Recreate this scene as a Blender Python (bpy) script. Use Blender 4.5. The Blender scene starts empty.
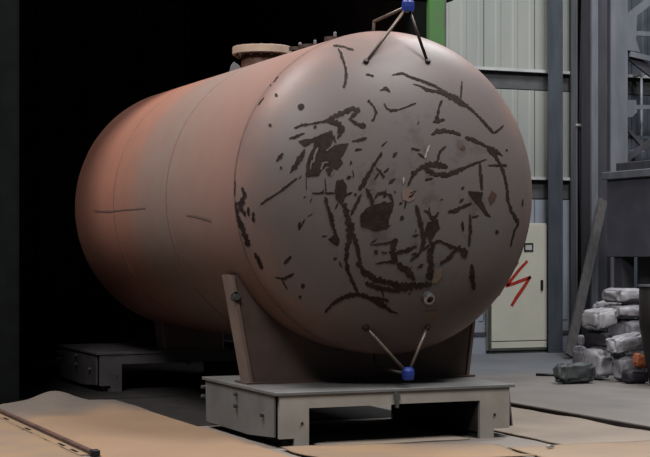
import bpy, bmesh, math, random
from mathutils import Vector, Matrix, noise

S = bpy.context.scene
C = S.collection
rnd = random.Random(7)

# ------------------------------------------------------------------ camera
FPX, HY, EYE = 1575.0, 253.0, 1.7
YAW = math.atan(675.0 / FPX)
cam = bpy.data.cameras.new('camera')
cam.sensor_width = 36.0
cam.lens = FPX / 650.0 * 36.0
cam.shift_y = (HY - 228.5) / 650.0
cam.clip_end = 300
cam_o = bpy.data.objects.new('camera', cam)
C.objects.link(cam_o)
cam_o.location = (0, 0, EYE)
cam_o.rotation_euler = (math.pi / 2, 0, -YAW)
S.camera = cam_o

# ------------------------------------------------------------------ world + lamps
W = bpy.data.worlds.new('hall_ambient')
S.world = W
W.use_nodes = True
W.node_tree.nodes['Background'].inputs[0].default_value = (0.80, 0.88, 1.0, 1)
W.node_tree.nodes['Background'].inputs[1].default_value = 0.07

def lamp(name, loc, target, sx, sy, power, col):
    l = bpy.data.lights.new(name, 'AREA')
    l.shape = 'RECTANGLE'; l.size = sx; l.size_y = sy; l.energy = power; l.color = col
    o = bpy.data.objects.new(name, l); C.objects.link(o)
    o.location = loc
    o.rotation_euler = (Vector(target) - Vector(loc)).to_track_quat('-Z', 'Y').to_euler()
    return o
# unseen area lamps standing in for the hall's high-bay rows, outside the booth
lamp('unseen_hall_lamp', (0.2, 14.9, 12.5), (3.2, 14.8, 0), 4.0, 3.0, 2900, (1.0, 0.95, 0.92))
lamp('unseen_hall_lamp', (9.6, 8.0, 12.5), (8.6, 10.0, 0), 4.0, 3.0, 3200, (1.0, 0.97, 0.95))
lamp('unseen_hall_lamp', (-2.5, 5.0, 12.5), (4.0, 12.0, 0), 4.0, 3.0, 2500, (1.0, 0.97, 0.95))  # front-left fill, added to brighten upright faces of cart and tank
lamp('unseen_hall_lamp', (13.4, 17.0, 12.5), (13.4, 17.6, 0), 4.0, 3.0, 2100, (0.96, 0.98, 1.0))
S.view_settings.view_transform = 'Standard'
S.view_settings.look = 'None'
S.view_settings.gamma = 1.0
S.view_settings.use_curve_mapping = False
S.view_settings.exposure = 0.0

# ------------------------------------------------------------------ survey helpers
cy_, sy_ = math.cos(YAW), math.sin(YAW)
def ray(x, y):
    l = (x - 325.0) / FPX
    return Vector((l * cy_ + sy_, -l * sy_ + cy_, (HY - y) / FPX))
def onZ(x, y, z=0.0):
    d = ray(x, y); t = (z - EYE) / d.z
    return Vector((t * d.x, t * d.y, z))
def onY(x, y, Y):
    d = ray(x, y); t = Y / d.y
    return Vector((t * d.x, Y, EYE + t * d.z))
def onX(x, y, X):
    d = ray(x, y); t = X / d.x
    return Vector((X, t * d.y, EYE + t * d.z))

# ------------------------------------------------------------------ materials
ALB = 0.27        # cuts every base colour so bounced light is weak and shade stays deep
def lin(r, g, b):
    f = lambda v: (v / 255 / 12.92) if v / 255 <= 0.04045 else ((v / 255 + 0.055) / 1.055) ** 2.4
    return (f(r) * ALB, f(g) * ALB, f(b) * ALB, 1)

def mat(name, c1, c2=None, scale=6.0, rough=0.6, metal=0.0, bump=0.0, bscale=40.0, spec=0.18, detail=6, lo=0.35, hi=0.65, stretch=(1, 1, 1), coat=0):
    m = bpy.data.materials.new(name); m.use_nodes = True
    nt = m.node_tree; N = nt.nodes; L = nt.links
    b = N['Principled BSDF']
    b.inputs['Roughness'].default_value = rough
    b.inputs['Metallic'].default_value = metal
    b.inputs['Specular IOR Level'].default_value = spec
    b.inputs['Coat Weight'].default_value = coat
    b.inputs['Coat Roughness'].default_value = 0.25
    tc = N.new('ShaderNodeTexCoord')
    mp = N.new('ShaderNodeMapping'); mp.inputs['Scale'].default_value = stretch
    L.new(tc.outputs['Object'], mp.inputs[0])
    if c2 is None:
        c2 = tuple(v * 0.75 for v in c1[:3]) + (1,)
    n = N.new('ShaderNodeTexNoise'); n.inputs['Scale'].default_value = scale; n.inputs['Detail'].default_value = detail
    L.new(mp.outputs[0], n.inputs['Vector'])
    r = N.new('ShaderNodeValToRGB')
    r.color_ramp.elements[0].position = lo; r.color_ramp.elements[0].color = c1
    r.color_ramp.elements[1].position = hi; r.color_ramp.elements[1].color = c2
    L.new(n.outputs['Fac'], r.inputs[0]); L.new(r.outputs[0], b.inputs['Base Color'])
    if bump > 0:
        n2 = N.new('ShaderNodeTexNoise'); n2.inputs['Scale'].default_value = bscale; n2.inputs['Detail'].default_value = 5
        L.new(tc.outputs['Object'], n2.inputs['Vector'])
        bp = N.new('ShaderNodeBump'); bp.inputs['Strength'].default_value = bump; bp.inputs['Distance'].default_value = 0.02
        L.new(n2.outputs['Fac'], bp.inputs['Height']); L.new(bp.outputs[0], b.inputs['Normal'])
    return m

M = {}
M['booth'] = mat('booth_lining', lin(120, 114, 124), lin(96, 92, 100), 2, 0.9, spec=0.05)
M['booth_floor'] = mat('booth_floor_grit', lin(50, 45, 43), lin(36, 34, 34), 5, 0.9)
M['jamb_dark'] = mat('dark_frame_paint', lin(30, 34, 33), lin(24, 27, 26), 4, 0.9, spec=0.02)
M['green'] = mat('green_paint', lin(92, 150, 82), lin(104, 138, 96), 3, 0.5)
M['jamb_grey'] = mat('grey_frame_paint', lin(118, 130, 116), lin(104, 112, 104), 3, 0.5)
M['panel'] = mat('pale_sheet_cladding', lin(190, 194, 188), lin(176, 181, 176), 1.2, 0.45, stretch=(1, 1, .3))
M['panel_shaded'] = mat('shaded_sheet_cladding', lin(112, 118, 130), lin(100, 106, 118), 1.2, 0.5, stretch=(1, 1, .3))  # darker copy of the cladding; shade right of the column is in its colour
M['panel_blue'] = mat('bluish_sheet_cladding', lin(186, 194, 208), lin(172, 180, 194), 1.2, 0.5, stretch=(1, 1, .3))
M['girt'] = mat('girt_steel', lin(112, 114, 116), lin(96, 98, 102), 4, 0.6)
M['flash'] = mat('flashing', lin(226, 230, 228), lin(206, 210, 210), 4, 0.5)
M['steel_blue'] = mat('blue_grey_steel', lin(92, 98, 108), lin(76, 82, 92), 3, 0.5, stretch=(2, 2, .4))
M['steel_dark'] = mat('dark_steel', lin(92, 92, 100), lin(80, 80, 88), 3, 0.6, stretch=(2, 2, .4))
M['steel_grey'] = mat('grey_steel', lin(144, 148, 157), lin(126, 130, 138), 3, 0.5, stretch=(2, 2, .4))
M['platform'] = mat('platform_paint', lin(116, 115, 128), lin(102, 102, 114), 3, 0.6)
M['cab'] = mat('cream_cabinet_paint', lin(246, 244, 228), lin(236, 234, 218), 2, 0.45)
M['cab_edge'] = mat('cabinet_plinth', lin(96, 104, 92), lin(80, 86, 78), 3, 0.6)
M['red'] = mat('red_marking_paint', lin(206, 66, 48), lin(188, 52, 40), 20, 0.6)
M['black'] = mat('black_plastic', lin(34, 34, 36), lin(26, 26, 28), 8, 0.5)
M['drum'] = mat('dark_brown_drum', lin(44, 38, 38), lin(34, 30, 32), 6, 0.5)
M['cart'] = mat('cart_grey_paint', lin(196, 190, 180), lin(176, 170, 162), 3, 0.5, bump=0.05)
M['cart_shaded'] = mat('shaded_cart_paint', lin(112, 106, 112), lin(88, 84, 88), 4, 0.7)  # cart paint darkened to carry the shade inside the booth
M['cart_side'] = mat('cart_plate_paint', lin(142, 142, 142), lin(124, 124, 124), 2.5, 0.45, bump=0.05)
M['under'] = mat('cart_underframe', lin(50, 48, 48), lin(38, 37, 38), 4, 0.7)
M['bolt'] = mat('bolt_steel', lin(150, 150, 150), lin(120, 120, 120), 30, 0.35, 0.6)
M['saddle'] = mat('saddle_primer', lin(124, 104, 96), lin(100, 84, 78), 2.2, 0.5, bump=0.05)
M['saddle_edge'] = mat('saddle_edge_lit', lin(168, 146, 136), lin(146, 124, 116), 3, 0.5)  # lighter copy of the saddle primer, light on the side plates painted in
M['weld'] = mat('weld_bead', lin(150, 118, 108), lin(128, 100, 92), 12, 0.5, bump=0.2)
M['shell_weld'] = mat('shell_weld_bead', lin(164, 128, 116), lin(150, 116, 106), 12, 0.8, spec=0.05)
M['smear'] = mat('dark_smear', lin(66, 53, 48), lin(50, 40, 37), 14, 0.7, bump=0.2, spec=0.06)
M['smear_red'] = mat('red_brown_smear', lin(104, 76, 70), lin(92, 68, 62), 14, 0.55)
M['head_scrape'] = mat('scraped_primer', lin(128, 118, 115), lin(118, 108, 105), 10, 0.5)
M['scuff'] = mat('grey_scuff', lin(150, 126, 118), lin(134, 114, 108), 10, 0.5)
M['rubbed'] = mat('rubbed_primer', lin(150, 126, 116), lin(136, 116, 108), 10, 0.5)
M['ochre'] = mat('ochre_patch', lin(150, 130, 112), lin(134, 116, 102), 10, 0.6)
M['fleck'] = mat('pale_fleck', lin(200, 190, 184), lin(180, 170, 164), 20, 0.5)
M['chrome'] = mat('bright_fitting', lin(220, 220, 222), lin(200, 200, 204), 10, 0.22, 0.9)
M['blue'] = mat('blue_cap', lin(52, 78, 176), lin(42, 64, 150), 12, 0.4)
M['rod'] = mat('rod_steel', lin(150, 134, 124), lin(120, 106, 100), 10, 0.4, 0.3)
M['rod_dark'] = mat('dark_rod', lin(70, 56, 50), lin(54, 44, 40), 10, 0.45, 0.2)
M['flange'] = mat('flange_primer', lin(214, 188, 168), lin(196, 170, 150), 6, 0.5)
M['neck'] = mat('neck_primer', lin(150, 112, 94), lin(128, 94, 80), 5, 0.5)
M['fitting_dark'] = mat('dark_fitting', lin(88, 68, 62), lin(66, 54, 52), 8, 0.5)
M['lug'] = mat('pale_lug', lin(140, 138, 142), lin(120, 118, 122), 8, 0.4)
M['rail'] = mat('rusty_track', lin(128, 98, 88), lin(96, 74, 68), 8, 0.6)
M['rail_dark'] = mat('dark_track', lin(80, 70, 66), lin(64, 56, 54), 6, 0.6)
M['sheet_a'] = mat('pale_board', lin(182, 166, 150), lin(168, 154, 142), 1.4, 0.75, bump=0.1, bscale=12)
M['sheet_b'] = mat('tan_board', lin(182, 157, 131), lin(170, 149, 129), 1.2, 0.75, bump=0.1, bscale=12)
M['sheet_c'] = mat('pinkish_board', lin(180, 150, 118), lin(164, 142, 124), 1.6, 0.75, bump=0.1, bscale=12)
M['sack'] = mat('pale_sack', lin(196, 194, 200), lin(166, 164, 172), 5, 0.5, bump=0.7, bscale=9)
M['sack_grey'] = mat('grey_sack', lin(160, 158, 166), lin(136, 134, 144), 5, 0.55, bump=0.3, bscale=9)
M['sack_dark'] = mat('dark_sack', lin(62, 60, 68), lin(50, 48, 56), 5, 0.6, bump=0.4, bscale=9)
M['sack_green'] = mat('greenish_sheet', lin(108, 114, 114), lin(76, 80, 84), 7, 0.5, bump=0.4, bscale=9)
M['orange'] = mat('orange_scrap', lin(206, 124, 84), lin(186, 108, 74), 8, 0.6)
M['plank'] = mat('weathered_plank', lin(112, 108, 108), lin(94, 92, 94), 4, 0.7, stretch=(6, 6, .6))
M['tube'] = mat('white_tube', lin(214, 218, 226), lin(196, 200, 210), 4, 0.4)

def floor_mat():
    m = bpy.data.materials.new('dusty_concrete'); m.use_nodes = True
    nt = m.node_tree; N = nt.nodes; L = nt.links; b = N['Principled BSDF']
    b.inputs['Roughness'].default_value = 0.7
    tc = N.new('ShaderNodeTexCoord')
    def ramp(scale, a, bb, lo, hi, st=(1, 1, 1)):
        mp = N.new('ShaderNodeMapping'); mp.inputs['Scale'].default_value = st
        L.new(tc.outputs['Object'], mp.inputs[0])
        n = N.new('ShaderNodeTexNoise'); n.inputs['Scale'].default_value = scale; n.inputs['Detail'].default_value = 7
        L.new(mp.outputs[0], n.inputs['Vector'])
        r = N.new('ShaderNodeValToRGB'); r.color_ramp.elements[0].position = lo; r.color_ramp.elements[1].position = hi
        r.color_ramp.elements[0].color = a; r.color_ramp.elements[1].color = bb
        L.new(n.outputs['Fac'], r.inputs[0]); return r
    conc = ramp(1.3, lin(136, 129, 124), lin(118, 113, 111), .35, .65)
    dust = ramp(1.0, lin(160, 147, 136), lin(148, 138, 130), .3, .7)
    far = ramp(1.0, lin(126, 130, 138), lin(110, 114, 122), .35, .65)
    # dust lies where grit was tracked out of the booth; bare bluish concrete along the far wall
    sp = N.new('ShaderNodeSeparateXYZ'); L.new(tc.outputs['Object'], sp.inputs[0])
    wob = N.new('ShaderNodeTexNoise'); wob.inputs['Scale'].default_value = 0.9; wob.inputs['Detail'].default_value = 5
    L.new(tc.outputs['Object'], wob.inputs['Vector'])
    def edge(out, centre, width, sgn):
        ma = N.new('ShaderNodeMath'); ma.operation = 'MULTIPLY_ADD'; ma.inputs[1].default_value = 1.6; L.new(wob.outputs['Fac'], ma.inputs[0]); L.new(out, ma.inputs[2])
        mr = N.new('ShaderNodeMapRange'); mr.inputs['From Min'].default_value = centre + .8 - width; mr.inputs['From Max'].default_value = centre + .8 + width
        mr.inputs['To Min'].default_value = 0 if sgn > 0 else 1; mr.inputs['To Max'].default_value = 1 if sgn > 0 else 0
        L.new(ma.outputs[0], mr.inputs['Value']); return mr
    e1 = edge(sp.outputs['X'], 9.2, 0.8, 1)
    mx = N.new('ShaderNodeMix'); mx.data_type = 'RGBA'
    L.new(e1.outputs[0], mx.inputs['Factor']); L.new(dust.outputs[0], mx.inputs['A']); L.new(conc.outputs[0], mx.inputs['B'])
    e2 = edge(sp.outputs['Y'], 19.4, 0.5, 1)
    mx2 = N.new('ShaderNodeMix'); mx2.data_type = 'RGBA'
    L.new(e2.outputs[0], mx2.inputs['Factor']); L.new(mx.outputs['Result'], mx2.inputs['A']); L.new(far.outputs[0], mx2.inputs['B'])
    L.new(mx2.outputs['Result'], b.inputs['Base Color'])
    n2 = N.new('ShaderNodeTexNoise'); n2.inputs['Scale'].default_value = 30; L.new(tc.outputs['Object'], n2.inputs['Vector'])
    bp = N.new('ShaderNodeBump'); bp.inputs['Strength'].default_value = .12; bp.inputs['Distance'].default_value = .02
    L.new(n2.outputs['Fac'], bp.inputs['Height']); L.new(bp.outputs[0], b.inputs['Normal'])
    return m
M['floor'] = floor_mat()

def grit_mat():
    m = bpy.data.materials.new('grit_dust'); m.use_nodes = True
    nt = m.node_tree; N = nt.nodes; L = nt.links; b = N['Principled BSDF']
    b.inputs['Roughness'].default_value = 0.9
    tc = N.new('ShaderNodeTexCoord')
    n = N.new('ShaderNodeTexNoise'); n.inputs['Scale'].default_value = 1.1; n.inputs['Detail'].default_value = 5
    L.new(tc.outputs['Object'], n.inputs['Vector'])
    r = N.new('ShaderNodeValToRGB')
    r.color_ramp.elements[0].position = .3; r.color_ramp.elements[0].color = lin(178, 143, 109)
    r.color_ramp.elements[1].position = .7; r.color_ramp.elements[1].color = lin(164, 131, 100)
    L.new(n.outputs['Fac'], r.inputs[0])
    sp = N.new('ShaderNodeSeparateXYZ'); L.new(tc.outputs['Object'], sp.inputs[0])
    ma = N.new('ShaderNodeMath'); ma.operation = 'MULTIPLY_ADD'; ma.inputs[1].default_value = 1.2
    L.new(n.outputs['Fac'], ma.inputs[0]); L.new(sp.outputs['Y'], ma.inputs[2])
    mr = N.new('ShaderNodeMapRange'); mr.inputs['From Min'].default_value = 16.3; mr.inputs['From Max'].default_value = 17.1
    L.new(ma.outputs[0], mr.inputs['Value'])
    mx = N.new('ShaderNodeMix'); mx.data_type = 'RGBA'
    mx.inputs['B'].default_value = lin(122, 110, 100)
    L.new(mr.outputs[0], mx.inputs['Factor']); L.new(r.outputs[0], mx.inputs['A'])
    L.new(mx.outputs['Result'], b.inputs['Base Color'])
    n2 = N.new('ShaderNodeTexNoise'); n2.inputs['Scale'].default_value = 45; L.new(tc.outputs['Object'], n2.inputs['Vector'])
    bp = N.new('ShaderNodeBump'); bp.inputs['Strength'].default_value = .25; bp.inputs['Distance'].default_value = .02
    L.new(n2.outputs['Fac'], bp.inputs['Height']); L.new(bp.outputs[0], b.inputs['Normal'])
    return m
M['grit'] = grit_mat()

# tank frame
TX, TZ, TR, TY, TL = 6.25, 2.255, 1.49, 13.15, 5.65
HD = TR * 0.5                      # 2:1 elliptical head

def shell_mat():
    m = bpy.data.materials.new('salmon_primer'); m.use_nodes = True
    nt = m.node_tree; N = nt.nodes; L = nt.links; b = N['Principled BSDF']
    b.inputs['Roughness'].default_value = 0.5
    b.inputs['Specular IOR Level'].default_value = 0.18
    tc = N.new('ShaderNodeTexCoord'); sp = N.new('ShaderNodeSeparateXYZ'); L.new(tc.outputs['Object'], sp.inputs[0])
    n = N.new('ShaderNodeTexNoise'); n.inputs['Scale'].default_value = 1.6; n.inputs['Detail'].default_value = 5
    L.new(tc.outputs['Object'], n.inputs['Vector'])
    # passes of the spray gun: bands along the axis
    ma = N.new('ShaderNodeMath'); ma.operation = 'MULTIPLY_ADD'; ma.inputs[1].default_value = 0.5
    L.new(n.outputs['Fac'], ma.inputs[0]); L.new(sp.outputs['Y'], ma.inputs[2])
    mr = N.new('ShaderNodeMapRange'); mr.inputs['From Min'].default_value = TY + .25; mr.inputs['From Max'].default_value = TY + .25 + TL
    L.new(ma.outputs[0], mr.inputs['Value'])
    r = N.new('ShaderNodeValToRGB'); cr = r.color_ramp
    stops = [(0, (172, 138, 129)), (.10, (180, 144, 133)), (.26, (176, 147, 137)), (.40, (170, 149, 140)), (.52, (176, 147, 136)), (.60, (192, 143, 126)), (.72, (202, 142, 121)), (1, (204, 142, 122))]
    while len(cr.elements) < len(stops): cr.elements.new(.5)
    for e, (p, c) in zip(cr.elements, stops): e.position = p; e.color = lin(*c)
    L.new(mr.outputs[0], r.inputs[0])
    n3 = N.new('ShaderNodeTexNoise'); n3.inputs['Scale'].default_value = 3.5; n3.inputs['Detail'].default_value = 8
    L.new(tc.outputs['Object'], n3.inputs['Vector'])
    r3 = N.new('ShaderNodeValToRGB'); r3.color_ramp.elements[0].position = .35; r3.color_ramp.elements[1].position = .7
    r3.color_ramp.elements[0].color = (0, 0, 0, 1); r3.color_ramp.elements[1].color = (.28, .28, .28, 1)
    L.new(n3.outputs['Fac'], r3.inputs[0])
    mx = N.new('ShaderNodeMix'); mx.data_type = 'RGBA'; mx.inputs['B'].default_value = lin(166, 126, 112)
    L.new(r3.outputs[0], mx.inputs['Factor']); L.new(r.outputs[0], mx.inputs['A'])
    L.new(mx.outputs['Result'], b.inputs['Base Color'])
    return m
M['shell'] = shell_mat()

def head_mat():
    m = bpy.data.materials.new('grey_brown_primer'); m.use_nodes = True
    nt = m.node_tree; N = nt.nodes; L = nt.links; b = N['Principled BSDF']
    b.inputs['Roughness'].default_value = 0.48
    b.inputs['Specular IOR Level'].default_value = 0.14
    b.inputs['Coat Weight'].default_value = 0.0
    b.inputs['Coat Roughness'].default_value = 0.2
    tc = N.new('ShaderNodeTexCoord')
    sub = N.new('ShaderNodeVectorMath'); sub.operation = 'SUBTRACT'; sub.inputs[1].default_value = (TX, TY, TZ)
    L.new(tc.outputs['Object'], sub.inputs[0])
    mul = N.new('ShaderNodeVectorMath'); mul.operation = 'MULTIPLY'; mul.inputs[1].default_value = (1 / TR, 0, 1 / TR)
    L.new(sub.outputs[0], mul.inputs[0])
    ln = N.new('ShaderNodeVectorMath'); ln.operation = 'LENGTH'; L.new(mul.outputs[0], ln.inputs[0])
    n = N.new('ShaderNodeTexNoise'); n.inputs['Scale'].default_value = 1.7; n.inputs['Detail'].default_value = 5
    L.new(tc.outputs['Object'], n.inputs['Vector'])
    ma = N.new('ShaderNodeMath'); ma.operation = 'MULTIPLY_ADD'; ma.inputs[1].default_value = .22
    L.new(n.outputs['Fac'], ma.inputs[0]); L.new(ln.outputs['Value'], ma.inputs[2])
    r = N.new('ShaderNodeValToRGB'); cr = r.color_ramp
    stops = [(.0, (122, 114, 111)), (.60, (126, 117, 114)), (.84, (132, 120, 116)), (.94, (146, 125, 119)), (1.0, (164, 133, 124))]
    while len(cr.elements) < len(stops): cr.elements.new(.5)
    for e, (p, c) in zip(cr.elements, stops): e.position = p; e.color = lin(*c)
    sc = N.new('ShaderNodeMath'); sc.operation = 'MULTIPLY'; sc.inputs[1].default_value = 1 / 1.1
    L.new(ma.outputs[0], sc.inputs[0]); L.new(sc.outputs[0], r.inputs[0])
    n3 = N.new('ShaderNodeTexNoise'); n3.inputs['Scale'].default_value = 2.6; n3.inputs['Detail'].default_value = 7
    L.new(tc.outputs['Object'], n3.inputs['Vector'])
    r3 = N.new('ShaderNodeValToRGB'); r3.color_ramp.elements[0].position = .42; r3.color_ramp.elements[1].position = .72
    r3.color_ramp.elements[0].color = (0, 0, 0, 1); r3.color_ramp.elements[1].color = (.5, .5, .5, 1)
    L.new(n3.outputs['Fac'], r3.inputs[0])
    mx = N.new('ShaderNodeMix'); mx.data_type = 'RGBA'; mx.inputs['B'].default_value = lin(120, 116, 120)
    L.new(r3.outputs[0], mx.inputs['Factor']); L.new(r.outputs[0], mx.inputs['A'])
    n4 = N.new('ShaderNodeTexNoise'); n4.inputs['Scale'].default_value = 4.2; n4.inputs['Detail'].default_value = 9; n4.inputs['Roughness'].default_value = .65
    mp4 = N.new('ShaderNodeMapping'); mp4.inputs['Location'].default_value = (3.1, 0, 1.7); L.new(tc.outputs['Object'], mp4.inputs[0]); L.new(mp4.outputs[0], n4.inputs['Vector'])
    r4 = N.new('ShaderNodeValToRGB'); r4.color_ramp.elements[0].position = .54; r4.color_ramp.elements[1].position = .66
    r4.color_ramp.elements[0].color = (0, 0, 0, 1); r4.color_ramp.elements[1].color = (.5, .5, .5, 1)
    L.new(n4.outputs['Fac'], r4.inputs[0])
    cm = N.new('ShaderNodeMapRange'); cm.inputs['From Min'].default_value = .8; cm.inputs['From Max'].default_value = .35
    L.new(ln.outputs['Value'], cm.inputs['Value'])
    mf = N.new('ShaderNodeMath'); mf.operation = 'MULTIPLY'; L.new(r4.outputs[0], mf.inputs[0]); L.new(cm.outputs[0], mf.inputs[1])
    mx4 = N.new('ShaderNodeMix'); mx4.data_type = 'RGBA'; mx4.inputs['B'].default_value = lin(76, 64, 60)
    L.new(mf.outputs[0], mx4.inputs['Factor']); L.new(mx.outputs['Result'], mx4.inputs['A'])
    L.new(mx4.outputs['Result'], b.inputs['Base Color'])
    return m
M['head'] = head_mat()

# ------------------------------------------------------------------ mesh helpers
def obj(name, bm, m, parent=None, smooth=False):
    me = bpy.data.meshes.new(name)
    bmesh.ops.recalc_face_normals(bm, faces=bm.faces)
    bm.to_mesh(me); bm.free()
    me.materials.append(m)
    if smooth:
        for p in me.polygons: p.use_smooth = True
    o = bpy.data.objects.new(name, me); C.objects.link(o)
    if parent is not None:
        o.parent = parent
        o.matrix_parent_inverse = Matrix.Translation(world_loc(parent)).inverted()
    return o
def world_loc(p):
    v = Vector((0, 0, 0))
    return Vector(p['_base']) if '_base' in p.keys() else v
def tag(o, label, cat, group=None, kind=None):
    if label: o['label'] = label
    if cat: o['category'] = cat
    if group: o['group'] = group
    if kind: o['kind'] = kind
    return o
BASED = []
def thing(name, label, cat, loc, group=None):
    o = bpy.data.objects.new(name, None); C.objects.link(o)
    o.location = loc; o['_base'] = tuple(loc); o.empty_display_size = .2
    BASED.append(o)
    return tag(o, label, cat, group)
def struct(name, bm, m, parent=None):
    o = obj(name, bm, m, parent)
    if parent is None: o['kind'] = 'structure'
    return o

def B(): return bmesh.new()
def box(bm, x0, x1, y0, y1, z0, z1, bev=0.0):
    r = bmesh.ops.create_cube(bm, size=1)
    vs = r['verts']
    for v in vs:
        v.co = Vector(((x0 + x1) / 2 + v.co.x * (x1 - x0), (y0 + y1) / 2 + v.co.y * (y1 - y0), (z0 + z1) / 2 + v.co.z * (z1 - z0)))
    if bev:
        es = list({e for v in vs for e in v.link_edges})
        bmesh.ops.bevel(bm, geom=es, offset=bev, segments=1, affect='EDGES')
    return bm
def bar(bm, a, b, w, h=None, up=Vector((0, 0, 1))):
    """rectangular bar from a to b"""
    a = Vector(a); b = Vector(b); h = h or w
    d = (b - a).normalized()
    if abs(d.dot(up)) > .98: up = Vector((0, 1, 0))
    s = d.cross(up).normalized(); u = s.cross(d).normalized()
    vs = []
    for p in (a, b):
        for (i, j) in ((-1, -1), (1, -1), (1, 1), (-1, 1)):
            vs.append(bm.verts.new(p + s * i * w / 2 + u * j * h / 2))
    for f in ((0, 1, 2, 3), (7, 6, 5, 4), (0, 4, 5, 1), (1, 5, 6, 2), (2, 6, 7, 3), (3, 7, 4, 0)):
        bm.faces.new([vs[i] for i in f])
    return bm
def tube(bm, pts, r, n=10):
    pts = [Vector(p) for p in pts]
    rings = []
    prev = None
    for i, p in enumerate(pts):
        d = (pts[min(i + 1, len(pts) - 1)] - pts[max(i - 1, 0)]).normalized()
        up = prev if prev is not None else (Vector((0, 0, 1)) if abs(d.z) < .9 else Vector((1, 0, 0)))
        s = d.cross(up).normalized(); u = s.cross(d).normalized(); prev = u
        rr = r[i] if isinstance(r, (list, tuple)) else r
        rings.append([bm.verts.new(p + (s * math.cos(t) + u * math.sin(t)) * rr) for t in [2 * math.pi * k / n for k in range(n)]])
    for A, Bb in zip(rings, rings[1:]):
        for k in range(n):
            bm.faces.new((A[k], A[(k + 1) % n], Bb[(k + 1) % n], Bb[k]))
    bm.faces.new(rings[0][::-1]); bm.faces.new(rings[-1])
    return bm
def lathe(bm, prof, origin, axis='Z', n=40, caps=True):
    """prof: (radius, height) along the axis"""
    o = Vector(origin); rings = []
    for (r, h) in prof:
        ring = []
        for k in range(n):
            t = 2 * math.pi * k / n
            a, b = r * math.cos(t), r * math.sin(t)
            if axis == 'Z': p = Vector((a, b, h))
            elif axis == 'Y': p = Vector((a, h, b))
            else: p = Vector((h, a, b))
            ring.append(bm.verts.new(o + p))
        rings.append(ring)
    for A, Bb in zip(rings, rings[1:]):
        for k in range(n):
            bm.faces.new((A[k], A[(k + 1) % n], Bb[(k + 1) % n], Bb[k]))
    if caps:
        bm.faces.new(rings[0]); bm.faces.new(rings[-1])
    return bm
def prism(bm, poly, y0, y1):
    """polygon in X,Z pushed along Y"""
    A = [bm.verts.new((x, y0, z)) for x, z in poly]; Bb = [bm.verts.new((x, y1, z)) for x, z in poly]
    n = len(poly)
    bm.faces.new(A); bm.faces.new(Bb[::-1])
    for k in range(n): bm.faces.new((A[k], Bb[k], Bb[(k + 1) % n], A[(k + 1) % n]))
    return bm
def prismx(bm, poly, x0, x1):
    A = [bm.verts.new((x0, y, z)) for y, z in poly]; Bb = [bm.verts.new((x1, y, z)) for y, z in poly]
    n = len(poly)
    bm.faces.new(A); bm.faces.new(Bb[::-1])
    for k in range(n): bm.faces.new((A[k], Bb[k], Bb[(k + 1) % n], A[(k + 1) % n]))
    return bm

# ================================================================== SETTING
fl = struct('floor', box(B(), -14, 30, -4, 30, -.2, 0), M['floor'])
tag(fl, 'dusty beige and grey concrete hall floor under the cart', 'floor')

# --- far hall wall : corrugated sheets between steel girts
WY = 23.42
def corr_panel(x0, x1, z0, z1, y=WY, pitch=.33, dep=.012):
    bm = B(); xs = []
    x = x0
    while x < x1 - 1e-6:
        for dx, d in ((0, 0), (pitch * .62, 0), (pitch * .70, -dep), (pitch * .92, -dep)):
            if x + dx < x1: xs.append((x + dx, d))
        x += pitch
    xs.append((x1, 0))
    f = [(bm.verts.new((x, y + d, z0)), bm.verts.new((x, y + d, z1)), bm.verts.new((x, y + .09, z0)), bm.verts.new((x, y + .09, z1))) for x, d in xs]
    for a, b in zip(f, f[1:]):
        bm.faces.new((a[0], b[0], b[1], a[1])); bm.faces.new((a[2], a[3], b[3], b[2]))
        bm.faces.new((a[1], b[1], b[3], a[3])); bm.faces.new((a[0], a[2], b[2], b[0]))
    bm.faces.new((f[0][0], f[0][1], f[0][3], f[0][2])); bm.faces.new((f[-1][0], f[-1][2], f[-1][3], f[-1][1]))
    return bm
zrow = lambda y: onY(500, y, WY).z
z_a, z_b, z_c, z_d = zrow(70), zrow(89), zrow(178), zrow(199)
wall = struct('wall_back', box(B(), 9.3, 27, WY + .1, WY + .3, 0, 9.5), M['girt'])
tag(wall, 'far hall wall of pale corrugated sheets between steel girts', 'wall')
xp = 10.98
while xp < 22:
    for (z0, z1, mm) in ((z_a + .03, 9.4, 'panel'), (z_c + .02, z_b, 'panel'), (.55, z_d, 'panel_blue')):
        obj('wall_panel', corr_panel(xp + .006, xp + .984, z0, z1), M[mm if xp < 14.0 else 'panel_shaded'], wall)
    xp += .99
for z in (z_a, z_c):
    obj('flashing', box(B(), 10.9, 22, WY - .09, WY + .1, z - .02, z + .03), M['flash'], wall)
for z0, z1 in ((z_b + .02, z_a - .03), (z_d + .02, z_c - .03)):
    obj('girt', box(B(), 10.9, 22, WY + .03, WY + .1, z0, z1), M['girt'], wall)
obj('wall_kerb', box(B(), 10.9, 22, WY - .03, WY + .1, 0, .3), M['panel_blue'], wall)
obj('wall_rail', box(B(), 10.9, 22, WY - .05, WY + .1, .3, .36), M['steel_dark'], wall)
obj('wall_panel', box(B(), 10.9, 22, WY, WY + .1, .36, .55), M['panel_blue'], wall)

tag(struct('wall_hall', box(B(), -14, 1.58, WY + .1, WY + .3, 0, 9.5), M['girt']), 'grey hall wall beyond the left side of the booth', 'wall')
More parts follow.
